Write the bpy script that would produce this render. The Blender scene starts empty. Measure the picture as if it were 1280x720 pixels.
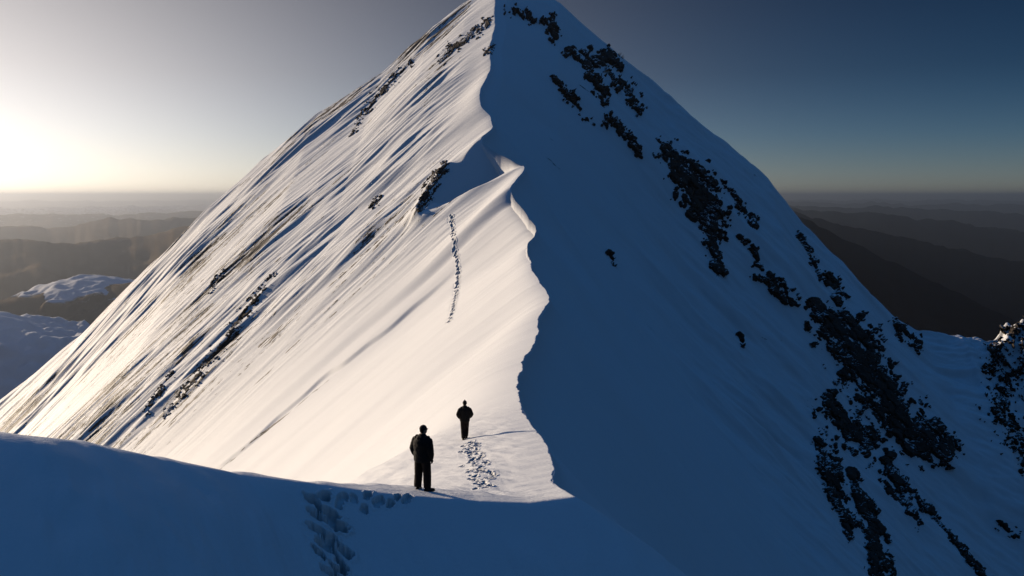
import bpy, bmesh, math, random
import numpy as np
from mathutils import Vector, Matrix

random.seed(7)
rng = np.random.default_rng(7)
SC = bpy.context.scene
COL = SC.collection
F = 1244.4            # focal length in pixels of a 1280 wide frame (35 mm lens)
VH = 245.0            # horizon row of that frame
SUN_AZ = math.radians(57)    # to the left of the view direction
SUN_EL = math.radians(12.5)
SUNV = Vector((-math.sin(SUN_AZ) * math.cos(SUN_EL), math.cos(SUN_AZ) * math.cos(SUN_EL), math.sin(SUN_EL)))


# ------------------------------------------------------------------ noise
_PERM = np.random.default_rng(11).permutation(4096).astype(np.int32)
_GA = np.random.default_rng(12).uniform(0, 2 * math.pi, 4096)
_GC = np.cos(_GA).astype(np.float32); _GS = np.sin(_GA).astype(np.float32)


def pn(x, y, seed=0):
    x, y = np.broadcast_arrays(np.asarray(x, float), np.asarray(y, float))
    ix = np.floor(x); iy = np.floor(y)
    fx = (x - ix).astype(np.float32); fy = (y - iy).astype(np.float32)
    ix = ix.astype(np.int32) + seed * 131; iy = iy.astype(np.int32) + seed * 57
    u = fx * fx * fx * (fx * (fx * 6 - 15) + 10); v = fy * fy * fy * (fy * (fy * 6 - 15) + 10)
    p0 = _PERM[ix & 4095]; p1 = _PERM[(ix + 1) & 4095]

    def g(p, dx, dy):
        h = _PERM[(p + iy + dy) & 4095]
        return _GC[h] * (fx - dx) + _GS[h] * (fy - dy)
    a = g(p0, 0, 0); b = g(p1, 1, 0); c = g(p0, 0, 1); d = g(p1, 1, 1)
    a = a + (b - a) * u
    return (a + ((c + (d - c) * u) - a) * v) * np.float32(1.5)


def fbm(x, y, octv=4, seed=0, gain=.5, lac=2.03):
    s = 0; a = 1.0; t = 0
    for k in range(octv):
        s = s + a * pn(x, y, seed + 17 * k); t += a
        x = x * lac + 3.1; y = y * lac + 7.7; a *= gain
    return s / t


def ridged(x, y, octv=4, seed=0, gain=.5):
    s = 0; a = 1.0; t = 0
    for k in range(octv):
        s = s + a * (1 - 2 * np.abs(pn(x, y, seed + 17 * k))); t += a
        x = x * 2.03 + 3.1; y = y * 2.03 + 7.7; a *= gain
    return s / t


def sst(a, b, x):
    t = np.clip((np.asarray(x, float) - a) / (b - a), 0, 1)
    return t * t * (3 - 2 * t)


def lerp(a, b, t):
    return a + (b - a) * t


def pw(u, v, Y):
    return ((u - 640) / F * Y, Y, -(v - VH) / F * Y)


# ------------------------------------------------------------------ materials
def new_mat(name):
    m = bpy.data.materials.new(name); m.use_nodes = True
    nt = m.node_tree
    return m, nt, nt.nodes['Principled BSDF']


def nd(nt, t, **kw):
    n = nt.nodes.new(t)
    for k, v in kw.items():
        setattr(n, k, v)
    return n


def noise_node(nt, vec, scale, detail=4, rough=.55):
    n = nd(nt, 'ShaderNodeTexNoise'); n.inputs['Scale'].default_value = scale
    n.inputs['Detail'].default_value = detail; n.inputs['Roughness'].default_value = rough
    if vec is not None: nt.links.new(vec, n.inputs['Vector'])
    return n


def ramp(nt, src, p0, p1, c0=(0, 0, 0, 1), c1=(1, 1, 1, 1)):
    r = nd(nt, 'ShaderNodeValToRGB')
    r.color_ramp.elements[0].position = p0; r.color_ramp.elements[1].position = p1
    r.color_ramp.elements[0].color = c0; r.color_ramp.elements[1].color = c1
    nt.links.new(src, r.inputs[0])
    return r


def math_node(nt, op, a, b):
    n = nd(nt, 'ShaderNodeMath', operation=op)
    for i, s in enumerate((a, b)):
        if isinstance(s, (int, float)): n.inputs[i].default_value = s
        else: nt.links.new(s, n.inputs[i])
    return n.outputs[0]


def mixc(nt, fac, a, b):
    n = nd(nt, 'ShaderNodeMix', data_type='RGBA')
    if isinstance(fac, (int, float)): n.inputs[0].default_value = fac
    else: nt.links.new(fac, n.inputs[0])
    for i, s in ((6, a), (7, b)):
        if isinstance(s, tuple): n.inputs[i].default_value = s
        else: nt.links.new(s, n.inputs[i])
    return n.outputs[2]


SNOW = (.86, .875, .90, 1)


def snow_base(nt, bsdf, rock=False):
    geo = nd(nt, 'ShaderNodeNewGeometry')
    pos = geo.outputs['Position']
    n1 = noise_node(nt, pos, .35, 5)
    n2 = noise_node(nt, pos, 9.0, 4, .65)
    n3 = noise_node(nt, pos, 60.0, 2, .6)
    col = mixc(nt, n1.outputs[0], (.84, .855, .88, 1), SNOW)
    h = math_node(nt, 'ADD', math_node(nt, 'MULTIPLY', n2.outputs[0], .035), math_node(nt, 'MULTIPLY', n3.outputs[0], .006))
    bsdf.inputs['Roughness'].default_value = .62
    bsdf.inputs['Specular IOR Level'].default_value = .25
    return col, h


def mat_mountain():
    m, nt, b = new_mat('mountain_snow')
    col, h = snow_base(nt, b)
    at = nd(nt, 'ShaderNodeAttribute', attribute_name='fall')
    az = nd(nt, 'ShaderNodeAttribute', attribute_name='rocky')
    mp = nd(nt, 'ShaderNodeMapping'); nt.links.new(at.outputs['Vector'], mp.inputs['Vector'])
    mp.inputs['Scale'].default_value = (1 / 1.5, 1 / 12.0, 1)
    n = noise_node(nt, mp.outputs[0], 1.0, 6, .62)
    mp2 = nd(nt, 'ShaderNodeMapping'); nt.links.new(at.outputs['Vector'], mp2.inputs['Vector'])
    mp2.inputs['Scale'].default_value = (1 / .55, 1 / 1.6, 1)
    nf = noise_node(nt, mp2.outputs[0], 1.0, 3, .6)
    # exposed rock, plus grooves darkened for shade, where the streak noise passes a threshold that the per-vertex zone moves
    s = math_node(nt, 'ADD', n.outputs[0], math_node(nt, 'MULTIPLY', math_node(nt, 'SUBTRACT', nf.outputs[0], .5), .35))
    thr = math_node(nt, 'SUBTRACT', math_node(nt, 'ADD', s, az.outputs['Fac']), 1.0)
    msk = ramp(nt, thr, .0, .035)
    rockc = mixc(nt, nf.outputs[0], (.035, .028, .022, 1), (.17, .14, .115, 1))
    c = mixc(nt, msk.outputs[0], col, rockc)
    nt.links.new(c, b.inputs['Base Color'])
    hh = math_node(nt, 'ADD', h, math_node(nt, 'MULTIPLY', math_node(nt, 'MULTIPLY', msk.outputs[0], nf.outputs[0]), .5))
    bp = nd(nt, 'ShaderNodeBump'); bp.inputs['Strength'].default_value = .55; bp.inputs['Distance'].default_value = 1.0
    nt.links.new(hh, bp.inputs['Height']); nt.links.new(bp.outputs[0], b.inputs['Normal'])
    return m


def mat_snow(name='trodden_snow'):
    m, nt, b = new_mat(name)
    col, h = snow_base(nt, b)
    nt.links.new(col, b.inputs['Base Color'])
    bp = nd(nt, 'ShaderNodeBump'); bp.inputs['Strength'].default_value = .6; bp.inputs['Distance'].default_value = 1.0
    nt.links.new(h, bp.inputs['Height']); nt.links.new(bp.outputs[0], b.inputs['Normal'])
    return m


def mat_rock():
    m, nt, b = new_mat('snowy_rock')
    geo = nd(nt, 'ShaderNodeNewGeometry')
    pos = geo.outputs['Position']
    n1 = noise_node(nt, pos, .45, 6, .65)
    n2 = noise_node(nt, pos, 1.3, 4, .6)
    n4 = noise_node(nt, pos, .16, 4, .6)
    c = mixc(nt, n1.outputs[0], (.014, .011, .010, 1), (.10, .082, .066, 1))
    sep = nd(nt, 'ShaderNodeSeparateXYZ'); nt.links.new(geo.outputs['Normal'], sep.inputs[0])
    s = math_node(nt, 'ADD', sep.outputs[2], math_node(nt, 'MULTIPLY', math_node(nt, 'SUBTRACT', n4.outputs[0], .5), 2.2))
    k = ramp(nt, s, .88, .98)
    c2 = mixc(nt, k.outputs[0], c, (.82, .835, .86, 1))
    nt.links.new(c2, b.inputs['Base Color'])
    b.inputs['Roughness'].default_value = .88
    b.inputs['Specular IOR Level'].default_value = .2
    bp = nd(nt, 'ShaderNodeBump'); bp.inputs['Strength'].default_value = .8; bp.inputs['Distance'].default_value = .6
    nt.links.new(n2.outputs[0], bp.inputs['Height']); nt.links.new(bp.outputs[0], b.inputs['Normal'])
    return m


def mat_terrain():
    m, nt, b = new_mat('far_terrain')
    geo = nd(nt, 'ShaderNodeNewGeometry')
    pos = geo.outputs['Position']
    n1 = noise_node(nt, pos, .0016, 8, .62)
    n2 = noise_node(nt, pos, .012, 5, .6)
    at = nd(nt, 'ShaderNodeAttribute', attribute_name='snow')
    ab = nd(nt, 'ShaderNodeAttribute', attribute_name='bare_haze')
    c = mixc(nt, ab.outputs['Fac'], mixc(nt, n1.outputs[0], (.003, .006, .009, 1), (.012, .015, .018, 1)), mixc(nt, n1.outputs[0], (.09, .07, .052, 1), (.28, .22, .165, 1)))  # left brown lightened to stand for sunlit haze; right side kept dark
    s = math_node(nt, 'ADD', at.outputs['Fac'], math_node(nt, 'MULTIPLY', math_node(nt, 'SUBTRACT', n2.outputs[0], .5), 1.1))
    k = ramp(nt, s, .45, .62)
    c2 = mixc(nt, k.outputs[0], c, (.8, .81, .83, 1))
    nt.links.new(c2, b.inputs['Base Color'])
    b.inputs['Roughness'].default_value = .9
    b.inputs['Specular IOR Level'].default_value = 0
    return m


def mat_cloth(name, c0, c1, scale=14, rough=.8):
    m, nt, b = new_mat(name)
    tc = nd(nt, 'ShaderNodeTexCoord')
    n = noise_node(nt, tc.outputs['Object'], scale, 5)
    nt.links.new(mixc(nt, n.outputs[0], c0, c1), b.inputs['Base Color'])
    b.inputs['Roughness'].default_value = rough
    b.inputs['Specular IOR Level'].default_value = .25
    bp = nd(nt, 'ShaderNodeBump'); bp.inputs['Strength'].default_value = .4; bp.inputs['Distance'].default_value = .02
    nt.links.new(n.outputs[0], bp.inputs['Height']); nt.links.new(bp.outputs[0], b.inputs['Normal'])
    return m


# ------------------------------------------------------------------ mountain surface
def chspline(t, pts):
    """non-overshooting cubic through (t_i, v_i) (Fritsch-Carlson)"""
    xs = np.array([p[0] for p in pts], float); ys = np.array([p[1] for p in pts], float)
    h = np.diff(xs); dl = np.diff(ys) / h
    m = np.zeros_like(xs)
    m[0] = dl[0]; m[-1] = dl[-1]
    for i in range(1, len(xs) - 1):
        if dl[i - 1] * dl[i] > 0:
            w1 = 2 * h[i] + h[i - 1]; w2 = h[i] + 2 * h[i - 1]
            m[i] = (w1 + w2) / (w1 / dl[i - 1] + w2 / dl[i])
    t = np.clip(t, xs[0], xs[-1])
    k = np.clip(np.searchsorted(xs, t) - 1, 0, len(xs) - 2)
    s = (t - xs[k]) / h[k]
    return ((1 + 2 * s) * (1 - s) ** 2 * ys[k] + s * (1 - s) ** 2 * h[k] * m[k]
            + s * s * (3 - 2 * s) * ys[k + 1] + s * s * (s - 1) * h[k] * m[k + 1])


# the corniced ridge: (picture column, row, distance)
RIDGE = [(717, 621, 27), (690, 600, 30.5), (693, 582, 34), (685, 558, 39.5), (667, 533, 47), (652, 508, 57), (647, 485, 70),
         (653, 455, 91), (670, 425, 109), (674, 398, 124), (686, 372, 138), (674, 350, 150), (662, 325, 165), (658, 305, 177),
         (669, 286, 189), (656, 263, 202), (638, 237, 217), (647, 223, 225), (656, 209, 231.5), (641, 199, 236), (618, 187, 243), (602, 174, 249),
         (616, 157, 257), (614, 147, 262), (602, 130, 270), (600, 115, 277), (608, 97, 286), (614, 77, 295), (612, 60, 303),
         (618, 30, 317), (618, 0, 331), (624, -20, 341), (627, -30, 348)]
YS = 348.0
RX = [(p[2], pw(*p)[0]) for p in RIDGE]
RZ = [(p[2], pw(*p)[2]) for p in RIDGE]
RXS = [(27, 1.7), (43, 1.6), (65, 1.8), (100, 1.9), (140, 3.6), (180, 3.4), (220, 1.8), (250, -4.0), (275, -7.5), (300, -6.5), (330, -5), (348, -3.6)]


def xe(y):
    y = np.asarray(y, float)
    return chspline(y, RX) + sst(45, 90, y) * (.45 * fbm(y / 7.0, y * 0, 3, 21) + .0) + sst(28, 31, y) * .10 * fbm(y / 1.6, y * 0, 2, 22)
def ze(y): return chspline(y, RZ)
def xes(y): return chspline(y, RXS)


# crest of the near snow dome, from the left frame edge to the cornice tip, then the ridge again; last two: shade-side slope, plateau width
NEAR = [(-34, 2, 1.5, .33, .3), (-26, 7, -.6, .33, .3), (-16, 14.8, -3.2, .34, .3)]
for (u, v, Y, s, w) in [(0, 541, 20, .31, .3), (100, 551, 21.5, .33, .3), (200, 572, 23, .41, .4), (300, 592, 24.5, .46, .5), (400, 605, 25.6, .5, .9),
                        (460, 614, 25.9, .54, 4), (500, 618, 26.0, .56, 7), (560, 623, 26.2, .58, 8), (600, 626, 26.4, .6, 8), (660, 628, 26.6, .62, 7), (717, 621, 27, .7, 6)]:
    NEAR.append(pw(u, v, Y) + (s, w))
for Y in (28, 29, 30, 31.5, 33, 36, 39.5, 43, 47, 52, 57, 63, 70, 80, 91, 110):
    NEAR.append((float(xe(Y)), Y, float(ze(Y)), float(lerp(.72, 1.05, sst(27, 36, Y))), float(lerp(5.5, 2.5, sst(45, 95, Y)))))
NEAR = np.array(NEAR)


def densify(P, step):
    out = []
    for a, b in zip(P[:-1], P[1:]):
        n = max(1, int(np.linalg.norm((b - a)[:2]) / step))
        for k in range(n): out.append(a + (b - a) * k / n)
    out.append(P[-1])
    return np.array(out)


NEARD = densify(NEAR, 1.5)
_ci = NEAR[:14]


def f_left(d, w, steep, flat=.10, kf=.7):
    """fall below the ridge on the sunlit side"""
    r = np.maximum(d, 0)
    k = np.maximum(w, .3) * kf + .35
    ramp_ = k * (np.logaddexp(0, (r - w) / k) - np.logaddexp(0, -w / k))
    return flat * r + (steep - flat) * ramp_


SIL_R = [(640, -29), (700, 2), (760, 56), (830, 131), (900, 186), (960, 236), (1000, 291), (1050, 333), (1090, 371), (1150, 416), (1200, 432), (1240, 480), (1300, 560), (1500, 770), (1900, 1180), (2600, 1800)]
SIL_L = [(630, -30), (590, -2), (540, 36), (480, 90), (400, 141), (340, 192), (270, 252), (180, 341), (100, 422), (0, 506), (-200, 680), (-600, 1010), (-1300, 1560)]
_rx = np.array([(u - 627) / F * YS for u, v in SIL_R]); _rz = np.array([(v + 30) / F * YS for u, v in SIL_R])
_lx = np.array([(627 - u) / F * YS for u, v in SIL_L]); _lz = np.array([(v + 30) / F * YS for u, v in SIL_L])


def f_right_far(d): return np.interp(d, _rx, _rz)
def f_left_far(d): return np.interp(d, _lx, _lz)


def G(x, y):
    x = np.asarray(x, float); y = np.asarray(y, float)
    shp = np.broadcast(x, y).shape
    x = np.broadcast_to(x, shp).ravel().copy(); y = np.broadcast_to(y, shp).ravel().copy()
    yy = np.minimum(y, YS)
    z = np.zeros_like(x)
    # ---------------- far: the ridge as a function of distance
    e = xe(yy); es = xes(yy); h = ze(yy)
    d0 = x - e
    side = d0 > 0
    ad = np.abs(d0)
    dd = ad + np.where(side, 1, -1) * (e - es) * sst(0, 22, ad)
    dd = np.maximum(dd, ad * .3)
    tf = sst(240, 335, yy)
    # right: a short steep cornice lip, then the long face
    lip = 1.15 * (1 - np.exp(-ad / .7)) * lerp(1, .4, tf)
    R = h - lip - lerp(1.32 * dd - .46 * 14 * np.logaddexp(0, (dd - 42) / 14) + .46 * 14 * np.log1p(np.exp(-42 / 14)), f_right_far(dd), tf)
    tr = sst(25, 70, dd) * sst(110, 200, yy)
    R += tr * (7.0 * fbm(yy / 30 + dd / 140, dd / 120, 2, 91) + 3.0 * fbm(yy / 11 + dd / 60, dd / 60, 3, 92) + 1.1 * fbm(yy / 3.5, dd / 9, 3, 94) + .9 * ridged((yy + .1 * dd) / 5.5, dd / 60, 2, 99))
    R += sst(2, 20, dd) * 1.8 * fbm(yy / 16, dd / 40, 3, 93) * (1 - tr * .5)
    R += sst(15, 60, dd) * (5.0 * np.exp(-((y - 316 - 6 * fbm(dd / 30, dd * 0, 2, 96)) / 13.0) ** 2) + 2.2 * np.exp(-((yy - 238 - .10 * dd) / 5.0) ** 2) - 3.0 * np.exp(-((yy - 226 - .12 * dd) / 6.0) ** 2) * sst(20, 45, dd) * sst(150, 90, dd)
                              + 2.6 * ridged((yy + .15 * dd) / 17, dd / 110, 2, 97) * sst(150, 230, yy))
    # spur at the far right
    R += 46 * np.exp(-((x - 187) / 20) ** 2) * np.exp(-((y - 338) / 26.0) ** 2) * (1 + .3 * fbm(x / 7, y / 7, 4, 95))
    # left
    wl = lerp(2.5, .6, sst(95, 170, yy))
    fl = lerp(f_left(dd, wl, .80), f_left_far(dd), tf)
    L = h - fl
    flz = sst(205, 262, yy + 16 * fbm(dd / 34, yy / 40, 2, 31)) * sst(3, 18, dd)
    q = yy + .22 * dd
    flute = (.6 * ridged(q / 15.0, dd / 85, 2, 41) + .95 * ridged(q / 6.3, dd / 45, 2, 43) + .85 * fbm(q / 2.7, dd / 22, 3, 44) + .45 * ridged(q / 3.9, dd / 38, 2, 48))
    L += flz * flute * lerp(.35, 1.15, sst(-.28, .28, fbm(q / 26, dd / 75, 3, 45)))
    L += flz * 1.3 * fbm(q / 38, dd / 120, 2, 47)
    # gentle drift waves on the smooth lower slope
    L += (1 - flz) * sst(60, 120, yy) * (1.1 * fbm(q / 30, dd / 60, 2, 51) + .25 * fbm(q / 9, dd / 25, 2, 52)) * sst(.5, 9, dd)
    # fold under the crescent rim
    L += 2.6 * (sst(214, 219.5, q) - 1) * np.exp(-(dd / 30.0) ** 2) * sst(150, 205, yy)
    # small slab step at the foot of the streaked band
    L += .7 * (sst(0, 2.2, q - 206 - 4 * fbm(dd / 12, dd * 0, 2, 53)) - 1) * sst(8, 25, dd) * sst(80, 55, dd) * sst(160, 195, yy)
    # raised lip on the wind scoop's upper left side, added to shade its floor
    dl_ = e - x
    tq = np.clip(((dl_ - 6) * 18 + (y - 248) * -10.5) / (18 ** 2 + 10.5 ** 2), 0, .8)
    lq = np.hypot(dl_ - 6 - 18 * tq, y - 248 + 10.5 * tq)
    L += 3.0 * np.exp(-(lq / 2.4) ** 2) * sst(0, .25, tq) * (1 + .35 * fbm(dl_ / 3, y / 3, 3, 57))
    # wind scoop behind the crescent rim
    B = 14.0 + 1.35 * (y - 249) + .36 * (x + 7.6)
    yr = 232.4 + .20 * (e - x) + 1.0 * np.exp(-(((e - x) - 14) / 6) ** 2)
    Bn = L + (yr - y) * .75
    B = B + 2.0 * np.maximum(e - x - 20, 0)
    sc = np.minimum(L, np.maximum(B, Bn))
    L = np.where((y > 222) & (y < 262) & (ad < 34), sc, L)
    zf = np.where(side, R, L)
    # the back of the summit falls away
    back = np.maximum(y - YS, 0)
    zf -= back * .95 + 1.5 * (np.exp(-back / 3) - 1) * 0
    zf += sst(0, 40, back) * 5 * fbm(x / 60, y / 60, 4, 61)
    z[:] = zf
    # ---------------- near: dome and the first part of the ridge
    nm = y < 75
    if nm.any():
        xn = x[nm]; yn = y[nm]
        zn = np.empty_like(xn)
        CH = 60000
        ax = NEARD[:-1, 0]; ay = NEARD[:-1, 1]; bx = np.diff(NEARD[:, 0]); by = np.diff(NEARD[:, 1]); bb = bx * bx + by * by
        for i in range(0, len(xn), CH):
            X = xn[i:i + CH, None]; Y = yn[i:i + CH, None]
            t = np.clip(((X - ax) * bx + (Y - ay) * by) / bb, 0, 1)
            D2 = (X - ax - t * bx) ** 2 + (Y - ay - t * by) ** 2
            d = np.sqrt(D2.min(1))
            w = 1 / (D2 + .02 + .02 * (d ** 2)[:, None]) ** 2
            w /= w.sum(1)[:, None]
            mid = NEARD[:-1, 2:] + 0
            nxt = np.diff(NEARD[:, 2:], axis=0)
            zc = (w * (mid[:, 0] + t * nxt[:, 0])).sum(1)
            s = (w * mid[:, 1]).sum(1); wl_ = (w * mid[:, 2]).sum(1)
            X = X[:, 0]; Y = Y[:, 0]
            lit = np.where(Y >= 27, X < xe(Y), Y > np.interp(X, _ci[:, 0], _ci[:, 1]))
            lit &= ~((Y < 27) & (X > _ci[-1, 0]))
            soft = lerp(.5, .06, sst(-9, -2, X)) * (1 - sst(27, 29, Y)) + .02
            ds = np.sqrt(d * d + soft * soft) - soft
            lipn = .5 * (1 - np.exp(-d / .35)) * sst(28, 32, Y)
            zs = zc - s * ds - lipn
            zl = zc - f_left(ds, wl_, .80, lerp(.03, .0, sst(28, 34, Y)), lerp(.5, .8, sst(48, 66, Y)))
            zz = np.where(lit, zl, zs)
            amp = sst(.15, 2.0, d)
            zz += amp * (.16 * fbm(X / 4.5, Y / 4.5, 3, 71) + .08 * fbm((X + .5 * Y) / .9, (Y - .3 * X) / 2.4, 3, 72))
            # wind-carved snow on the sunlit strip
            zz += np.where(lit, sst(.05, .8, d) * .035 * ridged((Y - .15 * X) / .55, (X + .1 * Y) / 2.2, 3, 73) * sst(34, 28, Y), 0)
            zn[i:i + CH] = zz
        tt = sst(48, 72, yn)
        z[nm] = lerp(zn, z[nm], tt)
    return z.reshape(shp)


# ------------------------------------------------------------------ mountain mesh
def rows():
    out = []
    for a, b, s in [(-6, 11, .8), (11, 30, .065), (30, 50, .1), (50, 130, .24), (130, 348, .27), (348, 360, .6), (360, 420, 3), (420, 1000, 22)]:
        out.append(np.arange(a, b - 1e-6, s))
    return np.concatenate(out)


def cols():
    c = [np.arange(0, 90, 1.15), np.arange(90, 720, 2.0), np.arange(720, 1300, 9), np.array([1320, 1360, 1420, 1500, 1600, 1720, 1860, 2000, 2200])]
    c = np.concatenate(c)
    return np.concatenate([-c[::-1][:-1], c])


RY = rows(); CC = cols()
XC = xe(np.clip(RY, 27, YS))
SCALE = np.maximum(np.abs(RY), 14) / F
GX = XC[:, None] + CC[None, :] * SCALE[:, None]
GY = np.broadcast_to(RY[:, None], GX.shape)
GZ = G(GX, GY)
# smooth (untrodden) surface, used to put pixels on the mountain
UG = 640 + GX / np.maximum(GY, 1) * F
VG = VH - GZ / np.maximum(GY, 1) * F
_r0 = np.searchsorted(RY, 12.0)


def hit(u, v):
    """first surface point along the view rays through picture points (u, v) -> distance"""
    u = np.atleast_1d(np.asarray(u, float)); v = np.atleast_1d(np.asarray(v, float))
    res = np.full(len(u), np.nan)

    def rowv(uu, r):
        ys = RY[r]
        x = (uu - 640) / F * ys
        j = np.clip(CC.searchsorted((x - XC[r]) / SCALE[r]), 1, len(CC) - 1)
        x0 = GX[r, j - 1]; x1 = GX[r, j]
        t = np.clip((x - x0) / (x1 - x0), 0, 1)
        return VH - lerp(GZ[r, j - 1], GZ[r, j], t) / ys * F
    coarse = np.arange(_r0, len(RY), 7)
    for i in range(len(u)):
        rv = rowv(u[i], coarse)
        k = int(np.argmax(rv <= v[i]))
        if rv[k] > v[i]: continue
        r = np.arange(coarse[max(k - 1, 0)], coarse[k] + 1)
        fv = rowv(u[i], r)
        k = int(np.argmax(fv <= v[i]))
        if k == 0: res[i] = RY[r[0]]; continue
        a, b = fv[k - 1], fv[k]
        s = (a - v[i]) / max(a - b, 1e-9)
        res[i] = lerp(RY[r[k - 1]], RY[r[k]], min(max(s, 0), 1))
    return res


def hitp(u, v):
    Y = float(hit(u, v)[0])
    x = (u - 640) / F * Y
    return Vector((x, Y, float(G(np.array([x]), np.array([Y]))[0])))


TRACK_PX = {
    'A': [(428, 735), (412, 705), (420, 685), (405, 662), (398, 642), (396, 632), (415, 627), (445, 624), (475, 624), (503, 624), (522, 620)],
    'B': [(604, 611), (600, 602), (599, 590), (596, 578), (592, 565), (585, 552)],
    'C': [(562, 403), (566, 388), (571, 365), (573, 345), (572, 325), (568, 305), (566, 285), (563, 265)],
}
TRACK_W = {'A': .95, 'B': .8, 'C': 1.0}
TRACK_IN = {'A': .17, 'B': .22, 'C': .45}
TRACKS = {}
for k, pts in TRACK_PX.items():
    P = np.array([list(hitp(u, v)) for u, v in pts])
    TRACKS[k] = densify(P, .1)[:, :2]


def track_dist(x, y, P):
    shp = x.shape; x = x.ravel(); y = y.ravel()
    out = np.full(x.shape, 99.0)
    m = (x > P[:, 0].min() - 3) & (x < P[:, 0].max() + 3) & (y > P[:, 1].min() - 3) & (y < P[:, 1].max() + 3)
    idx = np.where(m)[0]
    for i in range(0, len(idx), 20000):
        q = idx[i:i + 20000]
        out[q] = np.sqrt(((x[q, None] - P[:, 0]) ** 2 + (y[q, None] - P[:, 1]) ** 2).min(1))
    return out.reshape(shp)


SINK = np.zeros_like(GZ)
for k, P in TRACKS.items():
    nt_ = int(math.ceil(TRACK_W[k] / .1)) if k != 'A' else 8
    dmin = track_dist(GX, GY, P[nt_:-nt_])
    SINK = np.maximum(SINK, .6 * sst(TRACK_W[k] - TRACK_IN[k], TRACK_W[k] - TRACK_IN[k] - .15, dmin))


def grid_mesh(name, X, Y, Z, mat, smooth=True, attrs=None, keep=None):
    R, Cn = X.shape
    v = np.stack([X, Y, Z], -1).reshape(-1, 3).astype(np.float32)
    idx = np.arange(R * Cn).reshape(R, Cn)
    f = np.stack([idx[:-1, :-1], idx[:-1, 1:], idx[1:, 1:], idx[1:, :-1]], -1).reshape(-1, 4)
    if keep is not None:
        f = f[keep.reshape(-1)]
        used = np.unique(f); mp = np.full(R * Cn, -1); mp[used] = np.arange(len(used))
        v = v[used]; f = mp[f]
        if attrs: attrs = {k: a.reshape(R * Cn, -1)[used] for k, a in attrs.items()}
    me = bpy.data.meshes.new(name)
    me.vertices.add(len(v)); me.vertices.foreach_set('co', v.ravel())
    me.loops.add(len(f) * 4); me.loops.foreach_set('vertex_index', f.ravel().astype(np.int32))
    me.polygons.add(len(f)); me.polygons.foreach_set('loop_start', np.arange(0, len(f) * 4, 4, dtype=np.int32))
    me.polygons.foreach_set('use_smooth', np.full(len(f), smooth))
    me.update(calc_edges=True)
    for k, a in (attrs or {}).items():
        a = np.asarray(a, np.float32).reshape(len(v), -1)
        if a.shape[1] == 1:
            at = me.attributes.new(k, 'FLOAT', 'POINT'); at.data.foreach_set('value', a.ravel())
        else:
            at = me.attributes.new(k, 'FLOAT_VECTOR', 'POINT'); at.data.foreach_set('vector', a.ravel())
    me.materials.append(mat)
    o = bpy.data.objects.new(name, me); COL.objects.link(o)
    return o


M_MTN = mat_mountain(); M_SNOW = mat_snow(); M_ROCK = mat_rock(); M_TERR = mat_terrain()

D = XC[:, None] - GX          # distance to the left of the ridge
Q = GY + .22 * D
left = D > 0
zone = np.zeros_like(GZ)
band = fbm(Q / 24, D / 70, 3, 81)
zone = sst(208, 255, GY + 10 * band) * sst(4, 18, D) * left * (GY < 352)
zl = np.where(zone > 0, (.33 + .17 * sst(-.3, .4, band)) * sst(0, .5, zone) + .02 * sst(280, 330, GY), 0)
zl = zl + .13 * sst(.15, -.35, ridged(Q / 6.3, D / 45, 2, 43)) * sst(.2, .8, zone) * (zl > 0)  # groove floors take dark rock colour in place of blue shadow
spk = sst(3.5, 0, np.abs(Q - 206)) * sst(25, 35, D) * sst(90, 70, D) * left      # scattered stones at the slab step
zl = np.maximum(zl, .43 * spk)
zr = (D < -18) * sst(180, 260, GY) * (GY < 352) * (.16 + .18 * sst(-.1, .4, fbm(GY / 30, D / 40, 3, 83)))
ROCKY = zl + zr
mtn = grid_mesh('mountain', GX, GY, GZ - SINK, M_MTN, attrs={'fall': np.stack([Q, D, 0 * D], -1).reshape(-1, 3), 'rocky': ROCKY.reshape(-1, 1)})
mtn['kind'] = 'structure'
mtn['label'] = 'steep snow mountain with sunlit left face, shaded right face and corniced ridge'


def tag(o, label, cat=None, group=None, kind=None):
    o['label'] = label
    if cat: o['category'] = cat
    if group: o['group'] = group
    if kind: o['kind'] = kind
    return o


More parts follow.
